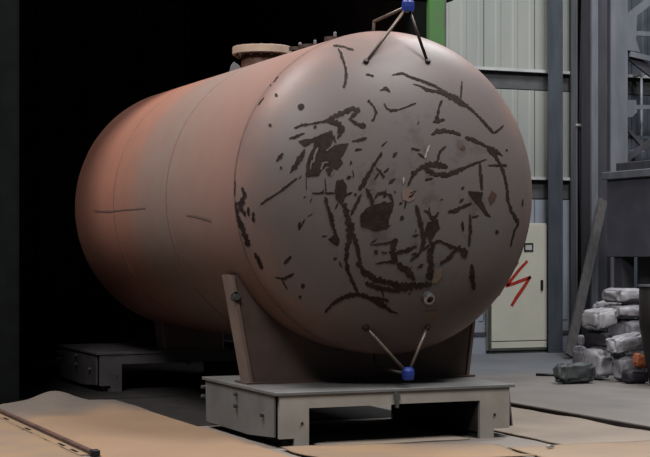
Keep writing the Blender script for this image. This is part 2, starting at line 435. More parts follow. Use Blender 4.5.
# --- booth : dark chamber the tank comes out of
BY = 17.45                                   # plane of the opening
jx0, jx1, jx2, jx3 = (onY(p, 100, BY).x for p in (413, 428, 443, 446))
lx = onY(18, 300, BY).x
ZL = 4.85
tag(struct('wall_left', box(B(), 1.6, lx - .3, BY, 27.3, 0, 6.2), M['booth']), 'black lined left side wall of the dark booth', 'wall')
tag(struct('wall_booth_back', box(B(), 1.6, jx3 + .1, 27, 27.3, 0, 6.2), M['booth']), 'black rear wall inside the dark booth', 'wall')
tag(struct('wall_right', box(B(), jx1 + .02, jx3 - .02, BY + .32, 27, 0, 6.2), M['booth']), 'black lined right side wall of the dark booth', 'wall')
tag(struct('ceiling', box(B(), 1.6, jx3 + .1, BY + .3, 27.3, 6.2, 6.4), M['booth']), 'black booth roof over the far end of the tank', 'ceiling')
tag(struct('wall_lintel', box(B(), 1.6, jx3 + .1, BY, BY + .3, ZL, 6.4), M['jamb_dark']), 'dark steel lintel above the booth opening', 'wall')
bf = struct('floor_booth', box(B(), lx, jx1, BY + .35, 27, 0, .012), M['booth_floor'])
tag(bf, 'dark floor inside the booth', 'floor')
tag(struct('floor_dark_strip', box(B(), 4.86, 7.34, 14.7, BY + .35, 0, .006), M['booth_floor']), 'dark strip of floor behind the front cart', 'floor')  # thin slab in the dark floor colour, from front cart to booth
# lining ribs
brk = bpy.data.objects['wall_booth_back']
for i in range(6):
    x = lx + .55 + i * .9
    obj('rib', box(B(), x, x + .07, 26.9, 27.0, 0, 6.1), M['booth'], brk)
t = thing('booth_door_post', 'dark greenish grey steel post at the left of the booth opening', 'post', (lx - .15, BY + .1, 0))
obj('front_plate', box(B(), lx - .30, lx - .012, BY - .05, BY, 0, ZL), M['jamb_dark'], t)
obj('side_plate', box(B(), lx - .05, lx, BY, BY + .28, 0, ZL), M['jamb_dark'], t)
obj('edge_strip', box(B(), lx - .012, lx, BY - .06, BY - .001, 0, ZL), M['jamb_dark'], t)
t = thing('booth_door_frame', 'green and grey painted steel frame at the right of the booth opening', 'door frame', ((jx0 + jx3) / 2, BY + .1, 0))
obj('inner_plate', box(B(), jx0, jx1, BY + .04, BY + .26, 0, ZL), M['jamb_dark'], t)
obj('green_flange', box(B(), jx1, jx2, BY - .04, BY + .26, 0, ZL), M['green'], t)
obj('grey_flange', box(B(), jx2, jx3, BY - .01, BY + .26, 0, ZL), M['jamb_grey'], t)

# --- steel column beside the cabinet
def px_x(p, Y): return onY(p, 253, Y).x
CY = 23.16
a, b = px_x(548.5, CY), px_x(563, CY)
t = thing('steel_column', 'blue grey steel column standing right beside the cream cabinet', 'column', ((a + b) / 2, CY + .15, 0))
obj('front_flange', box(B(), a, b, CY, CY + .02, 0, 9.0, .004), M['steel_blue'], t)
obj('web', box(B(), (a + b) / 2 - .012, (a + b) / 2 + .012, CY + .02, CY + .20, 0, 9), M['steel_blue'], t)
obj('base_plate', box(B(), a + .01, b + .05, CY - .04, CY + .2, 0, .02), M['steel_dark'], t)
# dark cable duct right of it
a2, b2 = px_x(574, 23.2), px_x(591, 23.2)
t = thing('cable_duct', 'dark vertical cable duct between the two steel columns', 'duct', ((a2 + b2) / 2, 23.4, 0))
obj('back_plate', box(B(), a2, b2, 23.30, 23.33, 0, 9), M['steel_dark'], t)
obj('duct_side', box(B(), a2, a2 + .02, 23.12, 23.30, 0, 9), M['steel_grey'], t)
obj('duct_side', box(B(), b2 - .02, b2, 23.12, 23.30, 0, 9), M['steel_dark'], t)
pts = [(a2 + .09 + .035 * math.sin(z * 1.1), 23.22, z) for z in [0.02 + .45 * i for i in range(20)]]
obj('cable', tube(B(), pts, .022, 8), M['black'], t, True)
pts = [(a2 + .17 + .03 * math.sin(z * .8 + 2), 23.24, z) for z in [0.02 + .45 * i for i in range(20)]]
obj('cable', tube(B(), pts, .018, 8), M['steel_grey'], t, True)
zz = onY(582, 125, 23.1).z
obj('clamp', box(B(), a2 - .02, b2 + .02, 23.09, 23.12, zz - .02, zz + .02), M['flash'], t)
# large crane column
KY = 22.6
k0, k1, k2, k3 = (px_x(p, KY) for p in (591, 597.5, 610.5, 627))
t = thing('crane_column', 'wide grey steel crane column behind the sacks with lacing on its right', 'column', ((k0 + k3) / 2, KY + .15, 0))
obj('edge_flange', box(B(), k0, k1, KY - .02, KY + .02, 0, 9), M['steel_grey'], t)
obj('web', box(B(), k1, k2, KY + .10, KY + .13, 0, 9), M['steel_dark'], t)
obj('front_flange', box(B(), k2, k3, KY - .02, KY + .02, 0, 9), M['steel_grey'], t)
obj('side_plate', box(B(), k2, k2 + .02, KY + .02, KY + .13, 0, 9), M['steel_dark'], t)
obj('rear_plate', box(B(), k0, k0 + .02, KY + .02, KY + .3, 0, 9), M['steel_dark'], t)
xr = px_x(668, KY)
obj('outer_chord', box(B(), xr, xr + .3, KY - .02, KY + .02, 0, 9), M['steel_grey'], t)
def L2(x, y): p = onY(x, y, KY); return Vector((p.x, KY + .03, p.z))
def gusset(pix):
    return prism(B(), [(onY(x, y, KY).x, onY(x, y, KY).z) for x, y in pix], KY - .005, KY + .018)
obj('gusset', gusset([(626, 16), (637, 14), (636, 40), (640, 52), (626, 50)]), M['steel_grey'], t)
obj('gusset', gusset([(626, 100), (636, 100), (637, 112), (632, 117), (626, 117)]), M['steel_grey'], t)
def lace(p, q, w, m='steel_grey', dy=0):
    a_, b_ = L2(*p), L2(*q); a_.y += dy; b_.y += dy
    obj('brace', bar(B(), a_, b_, w, .04), M[m], t)
def lace2(p, q, w, m='steel_grey', dy=0):
    a_, b_ = L2(*p), L2(*q); a_.y += dy; b_.y += dy
    d = (b_ - a_).normalized()
    bm = bar(B(), a_, b_, .045, w, up=Vector((-d.z, 0, d.x)))
    obj('brace', bm, M[m], t)
lace2((628, 18), (670, -14), .13)
lace2((634, 33), (672, 35), .08)
lace2((626, 50), (672, 86), .16, 'steel_dark', .05)
lace2((630, 54), (672, 64), .09, 'steel_grey', -.03)
lace2((632, 107), (672, 107), .07)
lace2((626, 160), (672, 128), .10, 'steel_dark', .02)
lace2((624, 119), (650, 148), .06, 'steel_dark', .12)
lace2((620, 136), (668, 137), .06, 'steel_blue', .2)
# bright tube hanging behind the lacing
p0, p1 = onY(641.5, 76, 23.1), onY(641.5, 149, 23.1)
t = thing('tube_lamp', 'thin white vertical tube seen through the column lacing', 'tube', (p0.x, 23.1, p1.z))
obj('tube', tube(B(), [p1, p0], .022, 10), M['tube'], t, True)
for p, dz in ((p0, .0), (p1, -.05)):
    obj('end_cap', box(B(), p.x - .03, p.x + .03, 23.07, WY - .03, p.z + dz, p.z + dz + .05), M['flash'], t)
# raised steel box beam on legs
bx = 13.75
yb0, yb1 = 18.0, 20.9
zt, zb = onX(622, 171, bx).z, onX(630, 257, bx).z
t = thing('steel_platform', 'dark grey raised steel platform box above the pile of sacks', 'platform', (bx + 1, 19.5, 0))
obj('box_beam', box(B(), bx, bx + 2.4, yb0, yb1, zb, zt - .12, .01), M['platform'], t)
obj('top_flange', box(B(), bx - .06, bx + 2.45, yb0, yb1 + .05, zt - .12, zt, .01), M['steel_grey'], t)
obj('top_ledge', box(B(), bx + .10, bx + 2.4, yb0, yb1 - .1, zt, zt + .14, .01), M['steel_dark'], t)
for (x, y) in ((bx + .05, yb1 - .35), (bx + .05, yb0 + .1), (bx + 2.0, yb1 - .35), (bx + 2.0, yb0 + .1)):
    obj('leg', box(B(), x, x + .22, y, y + .22, 0, zb), M['steel_dark'], t)
obj('back_sheet', box(B(), bx + .5, bx + .54, yb0 + .1, yb1 - .1, 0, zb), M['steel_dark'], t)

# ================================================================== CABINET
KB = 23.28
c0, c1 = px_x(489, KB), px_x(548, KB)
cz = onY(520, 223, KB).z
t = thing('electrical_cabinet', 'cream metal electrical cabinet with a red lightning bolt on its door', 'cabinet', ((c0 + c1) / 2, KB + .2, 0))
obj('body', box(B(), c0, c1, KB + .02, KB + .12, .05, cz, .006), M['cab'], t)
obj('plinth', box(B(), c0 + .01, c1 - .01, KB + .03, KB + .09, 0, .05), M['cab_edge'], t)
zl = onY(530, 341, KB).z
dr = obj('door', box(B(), c0 + .05, c1 - .015, KB, KB + .02, zl + .012, cz - .03, .003), M['cab'], t)
obj('lower_panel', box(B(), c0 + .05, c1 - .015, KB, KB + .02, .09, zl - .008, .003), M['cab'], t)
obj('side_strip', box(B(), c0, c0 + .04, KB - .005, KB + .02, .05, cz, .002), M['cab_edge'], t)
obj('bottom_strip', box(B(), c0 + .04, c1, KB - .005, KB + .02, .05, .085), M['cab_edge'], t)
p = onY(541.5, 285, KB)
obj('handle', box(B(), p.x - .022, p.x + .022, KB - .03, KB, p.z - .085, p.z + .085, .006), M['black'], dr)
q = [onY(x, y, KB) for x, y in ((524, 243), (533, 251.5))]
wf = B()
X0, X1, Z1, Z0 = q[0].x, q[1].x, q[0].z, q[1].z
box(wf, X0, X1, KB - .012, KB, Z0, Z0 + .025); box(wf, X0, X1, KB - .012, KB, Z1 - .025, Z1)
box(wf, X0, X0 + .022, KB - .012, KB, Z0 + .025, Z1 - .025); box(wf, X1 - .022, X1, KB - .012, KB, Z0 + .025, Z1 - .025)
obj('meter_frame', wf, M['black'], dr)
obj('meter_glass', box(B(), X0 + .022, X1 - .022, KB - .005, KB, Z0 + .025, Z1 - .025), M['flash'], dr)
def paint_stroke(pix, Y, ws):
    bm = B(); P = [onY(x, y, Y) for x, y in pix]; vs = []
    for i, p in enumerate(P):
        d = (P[min(i + 1, len(P) - 1)] - P[max(i - 1, 0)]).normalized()
        s = Vector((-d.z, 0, d.x))
        w = ws[i] / 46.0
        vs.append((bm.verts.new(p + s * w / 2), bm.verts.new(p - s * w / 2), bm.verts.new(p + s * w / 2 + Vector((0, .003, 0))), bm.verts.new(p - s * w / 2 + Vector((0, .003, 0)))))
    for a_, b_ in zip(vs, vs[1:]):
        bm.faces.new((a_[0], b_[0], b_[1], a_[1])); bm.faces.new((a_[0], a_[2], b_[2], b_[0])); bm.faces.new((a_[1], b_[1], b_[3], a_[3]))
    return bm
for pix, ws in (([(518.5, 262), (514, 268), (506, 281), (498, 295)], [1.4, 2, 3, 3]),
                ([(527.5, 261), (520, 269), (512, 279), (507, 285.5)], [2.2, 2.4, 2.6, 2.6]),
                ([(505.5, 286), (514, 283.5), (523, 280), (531, 277)], [2.6, 2.6, 2.6, 2.4]),
                ([(530.5, 276.5), (524, 287), (517, 297), (511.5, 306)], [2.4, 3, 3, 2.4])):
    obj('lightning_mark', paint_stroke(pix, KB - .0035, ws), M['red'], dr)

# ================================================================== TANK
tank = thing('pressure_tank', 'huge horizontal steel tank in salmon primer with smeared grey front end', 'tank', (TX, TY + .8, .49))
# shell
bm = B(); NS = 128
prof = [(TR, TY + TL * i / 24) for i in range(25)]
lathe(bm, [(r, y) for r, y in prof], (TX, 0, TZ), 'Y', NS, caps=False)
obj('shell', bm, M['shell'], tank, True)
def head(sgn, y0):
    bm = B(); K = 28; rings = []
    for i in range(K):
        a_ = math.pi / 2 * i / K
        rings.append([bm.verts.new((TX + TR * math.cos(a_) * math.cos(2 * math.pi * k / NS), y0 + sgn * HD * math.sin(a_), TZ + TR * math.cos(a_) * math.sin(2 * math.pi * k / NS))) for k in range(NS)])
    for A_, B_ in zip(rings, rings[1:]):
        for k in range(NS): bm.faces.new((A_[k], A_[(k + 1) % NS], B_[(k + 1) % NS], B_[k]))
    tip = bm.verts.new((TX, y0 + sgn * HD, TZ))
    for k in range(NS): bm.faces.new((rings[-1][k], rings[-1][(k + 1) % NS], tip))
    return bm
hd = obj('front_head', head(-1, TY), M['head'], tank, True)
hd['label'] = 'grey brown domed tank end covered in dark smears'
obj('rear_head', head(1, TY + TL), M['shell'], tank, True)
def ring(y, r_t, rad=TR):
    bm = B(); n2 = 6; rg = []
    for k in range(NS):
        t_ = 2 * math.pi * k / NS
        rg.append([bm.verts.new((TX + (rad + r_t * .06 * math.cos(u)) * math.cos(t_), y + r_t * math.sin(u), TZ + (rad + r_t * .06 * math.cos(u)) * math.sin(t_))) for u in [2 * math.pi * j / n2 for j in range(n2)]])
    for k in range(NS):
        A_, B_ = rg[k], rg[(k + 1) % NS]
        for j in range(n2): bm.faces.new((A_[j], A_[(j + 1) % n2], B_[(j + 1) % n2], B_[j]))
    return bm
obj('weld_seam', ring(TY, .022), M['weld'], tank, True)
for y in (TY + 2.0, TY + 3.95): obj('weld_seam', ring(y, .02), M['shell_weld'], tank, True)

# --- smears on the head
def head_pt(x, y, off=.004):
    for k in range(60):
        q = head_hit(x, y, off)
        if q is not None and q.y < TY - .004: return q
        x += (385 - x) * .01; y += (195 - y) * .01
    return q
def head_hit(x, y, off=.004):
    o = Vector((0, 0, EYE)) - Vector((TX, TY, TZ)); d = ray(x, y)
    ax, ay = TR + off, HD + off
    A_ = (d.x / ax) ** 2 + (d.y / ay) ** 2 + (d.z / ax) ** 2
    Bq = 2 * (o.x * d.x / ax ** 2 + o.y * d.y / ay ** 2 + o.z * d.z / ax ** 2)
    Cq = (o.x / ax) ** 2 + (o.y / ay) ** 2 + (o.z / ax) ** 2 - 1
    D = Bq * Bq - 4 * A_ * Cq
    if D < 0: return None
    t_ = (-Bq - math.sqrt(D)) / (2 * A_)
    return Vector((0, 0, EYE)) + d * t_
def head_n(p):
    return Vector(((p.x - TX) / TR ** 2, (p.y - TY) / HD ** 2, (p.z - TZ) / TR ** 2)).normalized()
def smear(pts, w, mname='smear', jag=.42):
    P = [Vector(p) for p in pts]
    ws = list(w) if isinstance(w, (list, tuple)) else [w] * len(P)
    while len(ws) < len(P): ws.append(ws[-1])
    # resample every ~1.6 px
    out = []
    for i in range(len(P) - 1):
        n = max(1, int((P[i + 1] - P[i]).length / 1.6))
        for k in range(n):
            f = k / n; out.append((P[i].lerp(P[i + 1], f), ws[i] * (1 - f) + ws[i + 1] * f))
    out.append((P[-1], ws[-1]))
    bm = B(); vs = []
    L_ = len(out)
    for i, (p, ww) in enumerate(out):
        d = (out[min(i + 1, L_ - 1)][0] - out[max(i - 1, 0)][0]).normalized()
        s = Vector((-d.y, d.x))
        tip = .45 if i in (0, L_ - 1) else 1
        ww *= .78
        l = ww / 2 * tip * (1 + rnd.uniform(-jag, jag * 1.6)); r = ww / 2 * tip * (1 + rnd.uniform(-jag, jag * 1.6))
        of = .007 if mname in ('head_scrape', 'fleck') else .004
        row = [head_pt(*(p + s * l), of), head_pt(*p, of), head_pt(*(p - s * r), of)]
        if any(q is None for q in row): continue
        vs.append([bm.verts.new(q) for q in row])
    for a_, b_ in zip(vs, vs[1:]):
        bm.faces.new((a_[0], b_[0], b_[1], a_[1])); bm.faces.new((a_[1], b_[1], b_[2], a_[2]))
    if len(bm.faces) == 0: bm.free(); return
    return obj('paint_smear', bm, M[mname], hd)
def blob(pts, mname='smear', jag=.9):
    P = [Vector(p) for p in pts]; out = []
    for i in range(len(P)):
        q = P[(i + 1) % len(P)]
        n = max(1, int((q - P[i]).length / 2.2))
        for k in range(n):
            v = P[i].lerp(q, k / n)
            out.append(v + Vector((rnd.uniform(-jag, jag), rnd.uniform(-jag, jag))) * .6)
    bm = B()
    f = bm.faces.new([bm.verts.new((v.x, v.y, 0)) for v in out])
    bmesh.ops.triangulate(bm, faces=[f])
    long = [e for e in bm.edges if e.calc_length() > 5]
    if long: bmesh.ops.subdivide_edges(bm, edges=long, cuts=2)
    bmesh.ops.triangulate(bm, faces=bm.faces)
    for v in bm.verts:
        q = head_pt(v.co.x, v.co.y)
        v.co = q
    return obj('paint_smear', bm, M[mname], hd)
def dot(x, y, r, mname='smear'):
    return blob([(x + r * math.cos(k) * rnd.uniform(.7, 1.2), y + r * math.sin(k) * rnd.uniform(.7, 1.2)) for k in [i * math.pi / 4 for i in range(8)]], mname, .3)

for x, y, r in ((276, 95, 2), (301, 107, 3.6), (270, 125, 1.8), (315, 127, 1.8), (463, 188, 1.8), (402, 218, 2.2), (376, 252, 2.4), (303, 286, 2.4), (300, 297, 1.6), (497, 232, 2), (373, 120, 1.6), (369, 101, 1.8), (507, 150, 1.3), (261, 76, 1.3), (281, 168, 1.5)):
    dot(x, y, r)
dot(463, 148, 2.6, 'smear_red')
STR = [
 ([(333, 45), (343, 46.5), (354, 50)], 2), ([(338, 48), (341, 54), (344, 62), (346, 72), (346, 80), (344, 88)], [2, 3, 2.4, 3, 2.6, 3.4]),
 ([(294, 128), (302, 125), (313, 123.5), (325, 121), (335, 116), (344, 112), (352, 109), (360, 110)], [2, 3, 2, 3, 5, 5, 5, 6]),
 ([(360, 110), (354, 115), (350, 119), (357, 124), (366, 126)], [5, 4, 3, 4, 7]),
 ([(327, 121), (336, 123), (342, 127), (340, 133), (338, 139)], [5, 6, 7, 5, 2]),
 ([(289, 138.5), (297, 136), (305, 133)], [3, 3, 1.6]), ([(352, 141), (359, 140), (367, 138)], [2.5, 3, 4]),
 ([(276, 161), (280, 157), (283, 153)], [2, 4, 3]), ([(278, 76), (272, 80)], 2.2),
 ([(290, 173), (295, 167), (300, 158), (305, 149)], [2, 5, 6, 3]),
 ([(312, 193.5), (322, 193), (335, 193)], [2, 1.8, 2]), ([(306, 177), (306.5, 190)], 1.1), ([(325, 178), (326, 192)], 1.3),
 ([(325, 197), (327, 206), (331, 217), (334, 229), (338, 241)], [4, 3.4, 5, 3.5, 4]),
 ([(382, 152), (375, 163), (369, 174), (363, 184), (359, 190)], [1.8, 3.5, 4.5, 4.5, 3]),
 ([(376, 167), (380, 171), (384, 178)], [1.5, 2.5, 4]), ([(361, 194), (357, 203), (352, 213)], [3, 3, 4]),
 ([(344, 203), (347, 215), (350, 228), (350, 238)], [6, 7, 9, 8]), ([(350, 236), (347, 248), (346, 260), (348, 272)], [7, 5, 4, 5]),
 ([(354, 234), (357, 247), (359, 258), (360, 266)], [6, 4, 4, 5]),
 ([(375, 198), (378, 194), (384, 193), (390, 195), (393, 201)], [2, 3, 3, 3, 4]),
 ([(366, 188), (370, 196), (373, 205)], [3, 4.5, 5]),
 ([(369, 101), (374, 107), (376, 113), (373, 121)], [2, 2, 3, 1.6]), ([(384, 103), (387, 108), (391, 110.5), (398, 110)], [1.6, 2, 3, 2.6]),
 ([(398, 110), (406, 107), (416, 103)], [1.4, 1.6, 2.6]), ([(366, 74), (374, 76)], 2), ([(380, 90.5), (386, 88), (390, 92)], [2, 4, 2.4]),
 ([(392, 75), (402, 73), (412, 77.5), (425, 82), (437, 87), (447, 95), (458, 100), (468, 107)], [1.2, 2.6, 2.6, 3, 3, 6, 7, 5]),
 ([(466, 105), (474, 112), (481, 119), (488, 127), (494, 133)], [3, 2.4, 3, 2.6, 4]), ([(494, 133), (499, 130), (504, 125)], [2.6, 2.4, 1.6]),
 ([(413, 84), (421, 86), (427, 90), (436, 91), (446, 95)], [1, 1.6, 4, 3, 3]), ([(462, 81), (461.5, 90), (461, 99)], [2.4, 1.6, 2]),
 ([(442, 100), (439, 108), (437, 117), (439, 123)], [2.6, 2.4, 4, 5]), ([(433, 121.5), (439, 121), (445, 120)], [3, 4, 3]),
 ([(431, 134.5), (438, 131), (447, 131), (455, 132.5), (461, 135.5)], [2, 5, 4, 4, 2.6]), ([(465, 137), (473, 140), (480, 143), (488, 147)], [2.6, 4, 3, 2.6]),
 ([(486, 146), (492, 151), (498, 160), (503, 170), (507, 186), (508, 200), (512, 212), (519, 223)], [3, 6, 3, 3.2, 3, 3, 3, 4]),
 ([(489, 147), (496, 151), (503, 156)], [4, 4, 1.4]), ([(488, 165), (497, 165.5), (507, 165)], [1.4, 2, 3]),
 ([(519, 222), (514, 232), (511, 246)], [2.6, 2.4, 1.6]), ([(523, 199), (523, 206)], 1.8),
 ([(411, 148), (420, 150)], [2, 3]), ([(418, 153), (424, 157)], [2, 3.4]), ([(446, 146), (440, 152), (437, 163)], [3, 2.4, 3]),
 ([(408, 186), (413, 175), (420, 168), (430, 164), (440, 165), (448, 167)], [2, 3, 5, 7, 6, 3.4]),
 ([(425, 169), (435, 174), (447, 174.5), (457, 171), (466, 167), (476, 163), (487, 159)], [4, 5, 4.6, 5, 3.4, 2.4, 1.2]),
 ([(425, 180), (433, 178)], 2.2), ([(397, 152), (393, 157)], [3, 4.2]), ([(480, 163), (481, 175), (482, 190)], [2, 3.4, 3]),
 ([(448, 212), (456, 210), (463, 206.5), (472, 203)], [4, 4, 3, 2]),
 ([(416, 205), (419, 216), (422, 229), (424, 242), (420, 253), (410, 261)], [4, 4, 5, 5, 3, 2]),
 ([(424, 210), (429, 213), (433, 220), (439, 212)], [2, 3, 4, 2]), ([(462.5, 221), (463.5, 231)], 3), ([(470, 214), (470.5, 228), (469.5, 246)], [2.4, 3.4, 2.4]),
 ([(430, 244), (440, 241), (450, 246), (458, 249), (466, 250)], [4, 3, 3.4, 4, 4]),
 ([(434, 243), (430, 254), (431, 266), (430, 280)], [6, 7, 6, 8]), ([(456, 250), (449, 258), (440, 264)], [3, 4.5, 3]),
 ([(472, 264), (472, 276), (474, 290)], [2.4, 6, 5]), ([(396, 253), (406, 250.5), (417, 246)], [3, 5, 2]),
 ([(397, 264), (406, 270), (415, 280)], [6, 8, 5]), ([(370, 245), (385, 243.5), (398, 240)], [1.6, 2.4, 4]), ([(395, 241), (392, 252), (396, 262)], [5, 7, 8]),
 ([(375, 264), (386, 262), (398, 262)], [1.4, 3, 3]),
 ([(357, 262), (364, 272), (374, 279), (388, 283), (402, 286), (420, 286), (432, 284)], [5, 6, 7, 6.5, 8, 8, 5]),
 ([(365, 283), (378, 288), (395, 291), (408, 287)], [4, 5, 6, 6]),
 ([(325, 313), (331, 305), (340, 299), (350, 295), (361, 295)], [2, 3.6, 4, 5, 6]),
 ([(361, 294), (372, 299), (382, 305), (391, 311), (398, 314)], [5, 5, 6, 3, 2]), ([(364, 297), (376, 299), (389, 301)], [4, 5, 3]),
 ([(347, 270), (352, 281), (357, 292)], [3, 4, 3]),
 ([(242, 187), (244, 196), (240, 206), (245, 216)], [2, 5, 6, 3]), ([(234, 201), (236, 214), (242, 228), (249, 246)], [5, 6, 5, 6]),
 ([(254, 253), (259, 261), (262, 269)], [3, 4.5, 4]), ([(253, 212), (253.5, 222)], [3, 3.4]), ([(248, 207), (248.5, 216)], 2.6),
 ([(260, 205), (268, 199), (278, 193), (287, 186), (297, 178)], [2, 2.6, 2.4, 3, 1.6]),
 ([(300, 222), (299, 230)], 3), ([(291, 256), (284, 264)], [2.4, 3.6]), ([(275, 277.5), (284, 279), (294, 273.5)], [1.6, 3.2, 2]), ([(282, 280), (287, 289)], 1.6),
 ([(232, 180), (231, 195)], [1.2, 2.2]), ([(258, 105), (264, 97)], 1.2),
]
for p, w in STR: smear(p, w)
for poly in (
 [(315, 140), (324, 134), (332, 130), (334, 138), (331, 146), (326, 158), (328, 165), (322, 170), (318, 176), (306, 177), (306, 166), (309, 156), (313, 148)],
 [(325, 151), (335, 145), (349, 143), (346, 151), (341, 158), (343, 163), (338, 170), (333, 165), (324, 165)],
 [(298, 141), (312, 138), (326, 132), (330, 134), (315, 141), (304, 147)],
 [(325, 169), (331, 166), (334, 172), (329, 176)],
 [(336, 181), (343, 179), (347, 186), (346, 196), (341, 205), (336, 200), (335, 190)],
 [(328, 239), (334, 235), (340, 241), (338, 246), (331, 243)],
 [(364, 210), (372, 205), (381, 211), (389, 206), (393, 200), (394, 206), (390, 216), (388, 228), (375, 231), (361, 226), (360, 216)],
 [(468, 191), (483, 192), (482, 200), (487, 211), (491, 217), (485, 214), (479, 206), (472, 199)],
 [(428, 222), (438, 219), (440, 228), (434, 236), (430, 243), (424, 233)],
 [(461, 251), (468, 250), (466, 258), (462, 257)],
 [(361, 328), (370, 327), (366, 332)],
): blob(poly)
for p, w in (([(318, 147), (315, 154), (313, 163)], [1, 2, 1.4]), ([(326, 151), (331, 147), (336, 143)], [1, 1.6, 1]), ([(321, 170), (323, 163), (328, 162)], [1.6, 2, 1.4]), ([(310, 170), (312, 160)], [.8, 1.2]), ([(333, 171), (331, 176)], 2)):
    smear(p, [k * 1.3 for k in w] if isinstance(w, list) else w, 'head_scrape')
for k in range(64):                     # small flecks around the big smears
    u, v = rnd.gauss(385, 48), rnd.gauss(215, 46)
    if ((u - 383) / 125) ** 2 + ((v - 200) / 135) ** 2 > 1: continue
    a_ = rnd.choice((rnd.uniform(-.9, -.1), rnd.uniform(1.2, 2.2))); l = rnd.uniform(2.5, 9)
    smear([(u, v), (u + l * .5 * math.cos(a_) + rnd.uniform(-1, 1), v + l * .5 * math.sin(a_)), (u + l * math.cos(a_), v + l * math.sin(a_))], [rnd.uniform(.8, 2), rnd.uniform(1.2, 3.4), rnd.uniform(.7, 1.6)], 'smear', .4)
blob([(488, 198), (492, 190), (497, 195), (495, 200), (491, 205)], 'smear_red', .4)
for poly in ([(435, 269), (442, 268), (442, 277), (437, 284), (432, 282)], [(424, 312), (437, 310), (438, 318), (426, 320)]):
    blob(poly, 'ochre', .4)
for p, w in (([(430, 145), (427, 151), (425, 158)], [1.4, 2.2, 1.4]), ([(404, 177), (403, 184)], [2.4, 1.4])): smear(p, w, 'fleck')
blob([(402, 190), (408, 187), (414, 192), (415, 199), (409, 202), (403, 200)], 'rubbed', .7)['label'] = 'faded pinkish rubbed patch'

def shell_pt(x, y, off=.003):
    o = Vector((0, 0, EYE)) - Vector((TX, 0, TZ)); d = ray(x, y); R = TR + off
    A_ = d.x ** 2 + d.z ** 2; Bq = 2 * (o.x * d.x + o.z * d.z); Cq = o.x ** 2 + o.z ** 2 - R * R
    return Vector((0, 0, EYE)) + d * ((-Bq - math.sqrt(max(Bq * Bq - 4 * A_ * Cq, 0))) / (2 * A_))
for pix, w in (([(94, 211), (108, 211.5), (122, 210), (136, 209), (145, 208)], 1.6), ([(186, 215), (198, 217), (211, 221)], 1.8)):
    bm = B(); vs = []
    for x, y in pix:
        ww = w * rnd.uniform(.25, .55)
        vs.append((bm.verts.new(shell_pt(x, y - ww)), bm.verts.new(shell_pt(x, y + ww))))
    for a_, b_ in zip(vs, vs[1:]): bm.faces.new((a_[0], b_[0], b_[1], a_[1]))
    obj('scuff_mark', bm, M['scuff'], tank)
# ring fitting on the head
c = head_pt(427, 297, .0); n = head_n(c)
def disc(c, n, prof, seg=16):
    bm = B(); s = n.orthogonal().normalized(); u = n.cross(s); rg = []
    for r, h in prof:
        rg.append([bm.verts.new(c + n * h + (s * math.cos(2 * math.pi * k / seg) + u * math.sin(2 * math.pi * k / seg)) * r) for k in range(seg)])
    for A_, B_ in zip(rg, rg[1:]):
        for k in range(seg): bm.faces.new((A_[k], A_[(k + 1) % seg], B_[(k + 1) % seg], B_[k]))
    bm.faces.new(rg[0]); bm.faces.new(rg[-1])
    return bm
fo = obj('ring_fitting', disc(c, n, [(.058, -.01), (.058, .05), (.048, .06), (.032, .06), (.032, .02)], 20), M['chrome'], hd)
fo['label'] = 'small bright metal ring fitting'

# --- lifting tripods with blue caps, mirrored top and bottom
def tripod(top):
    name = 'upper_lifting_bracket' if top else 'lower_lifting_bracket'
    sg = 1 if top else -1
    yref = 62 if top else 327
    apex = onX(408, 6, TX + .02) if top else onX(408, 374, TX + .02)
    f1, f2 = head_pt(366, yref, 0), head_pt(427.5, yref, 0)
    capo = obj('blue_cap', lathe(B(), [(.030, -.055), (.052, -.048), (.058, -.01), (.058, .03), (.046, .055), (.02, .062)], apex, 'Z', 20), M['blue'], tank)
    capo['label'] = 'blue cap of the ' + ('upper' if top else 'lower') + ' three-legged bracket'
    for f, k in ((f1, 0), (f2, 1)):
        nn = head_n(f)
        mm = M['rod'] if (k == 0 or not top) else M['rod_dark']
        obj('bracket_rod', tube(B(), [f, apex], .014, 10), mm, capo, True)
        obj('rod_foot', disc(f, nn, [(.026, -.005), (.026, .02), (.016, .03)], 12), M['rod_dark'], capo)
        if top: obj('rod_pad', disc(f - Vector((0, 0, .05)), nn, [(.075, -.02), (.075, .004)], 16), M['ochre'], hd)
    yb_ = onX(373, 31 if top else 380, TX).y
    foot = Vector((TX, yb_, TZ + sg * (TR - .01))); knee = Vector((TX, yb_ - .02, TZ + sg * (TR + .13)))
    if not top: knee = Vector((TX, yb_ - .08, apex.z + .02))
    obj('bracket_rod', tube(B(), [foot, knee.lerp(foot, .12), knee, knee.lerp(apex, .12), apex], .014, 10), M['rod'], capo, True)
tripod(True); tripod(False)

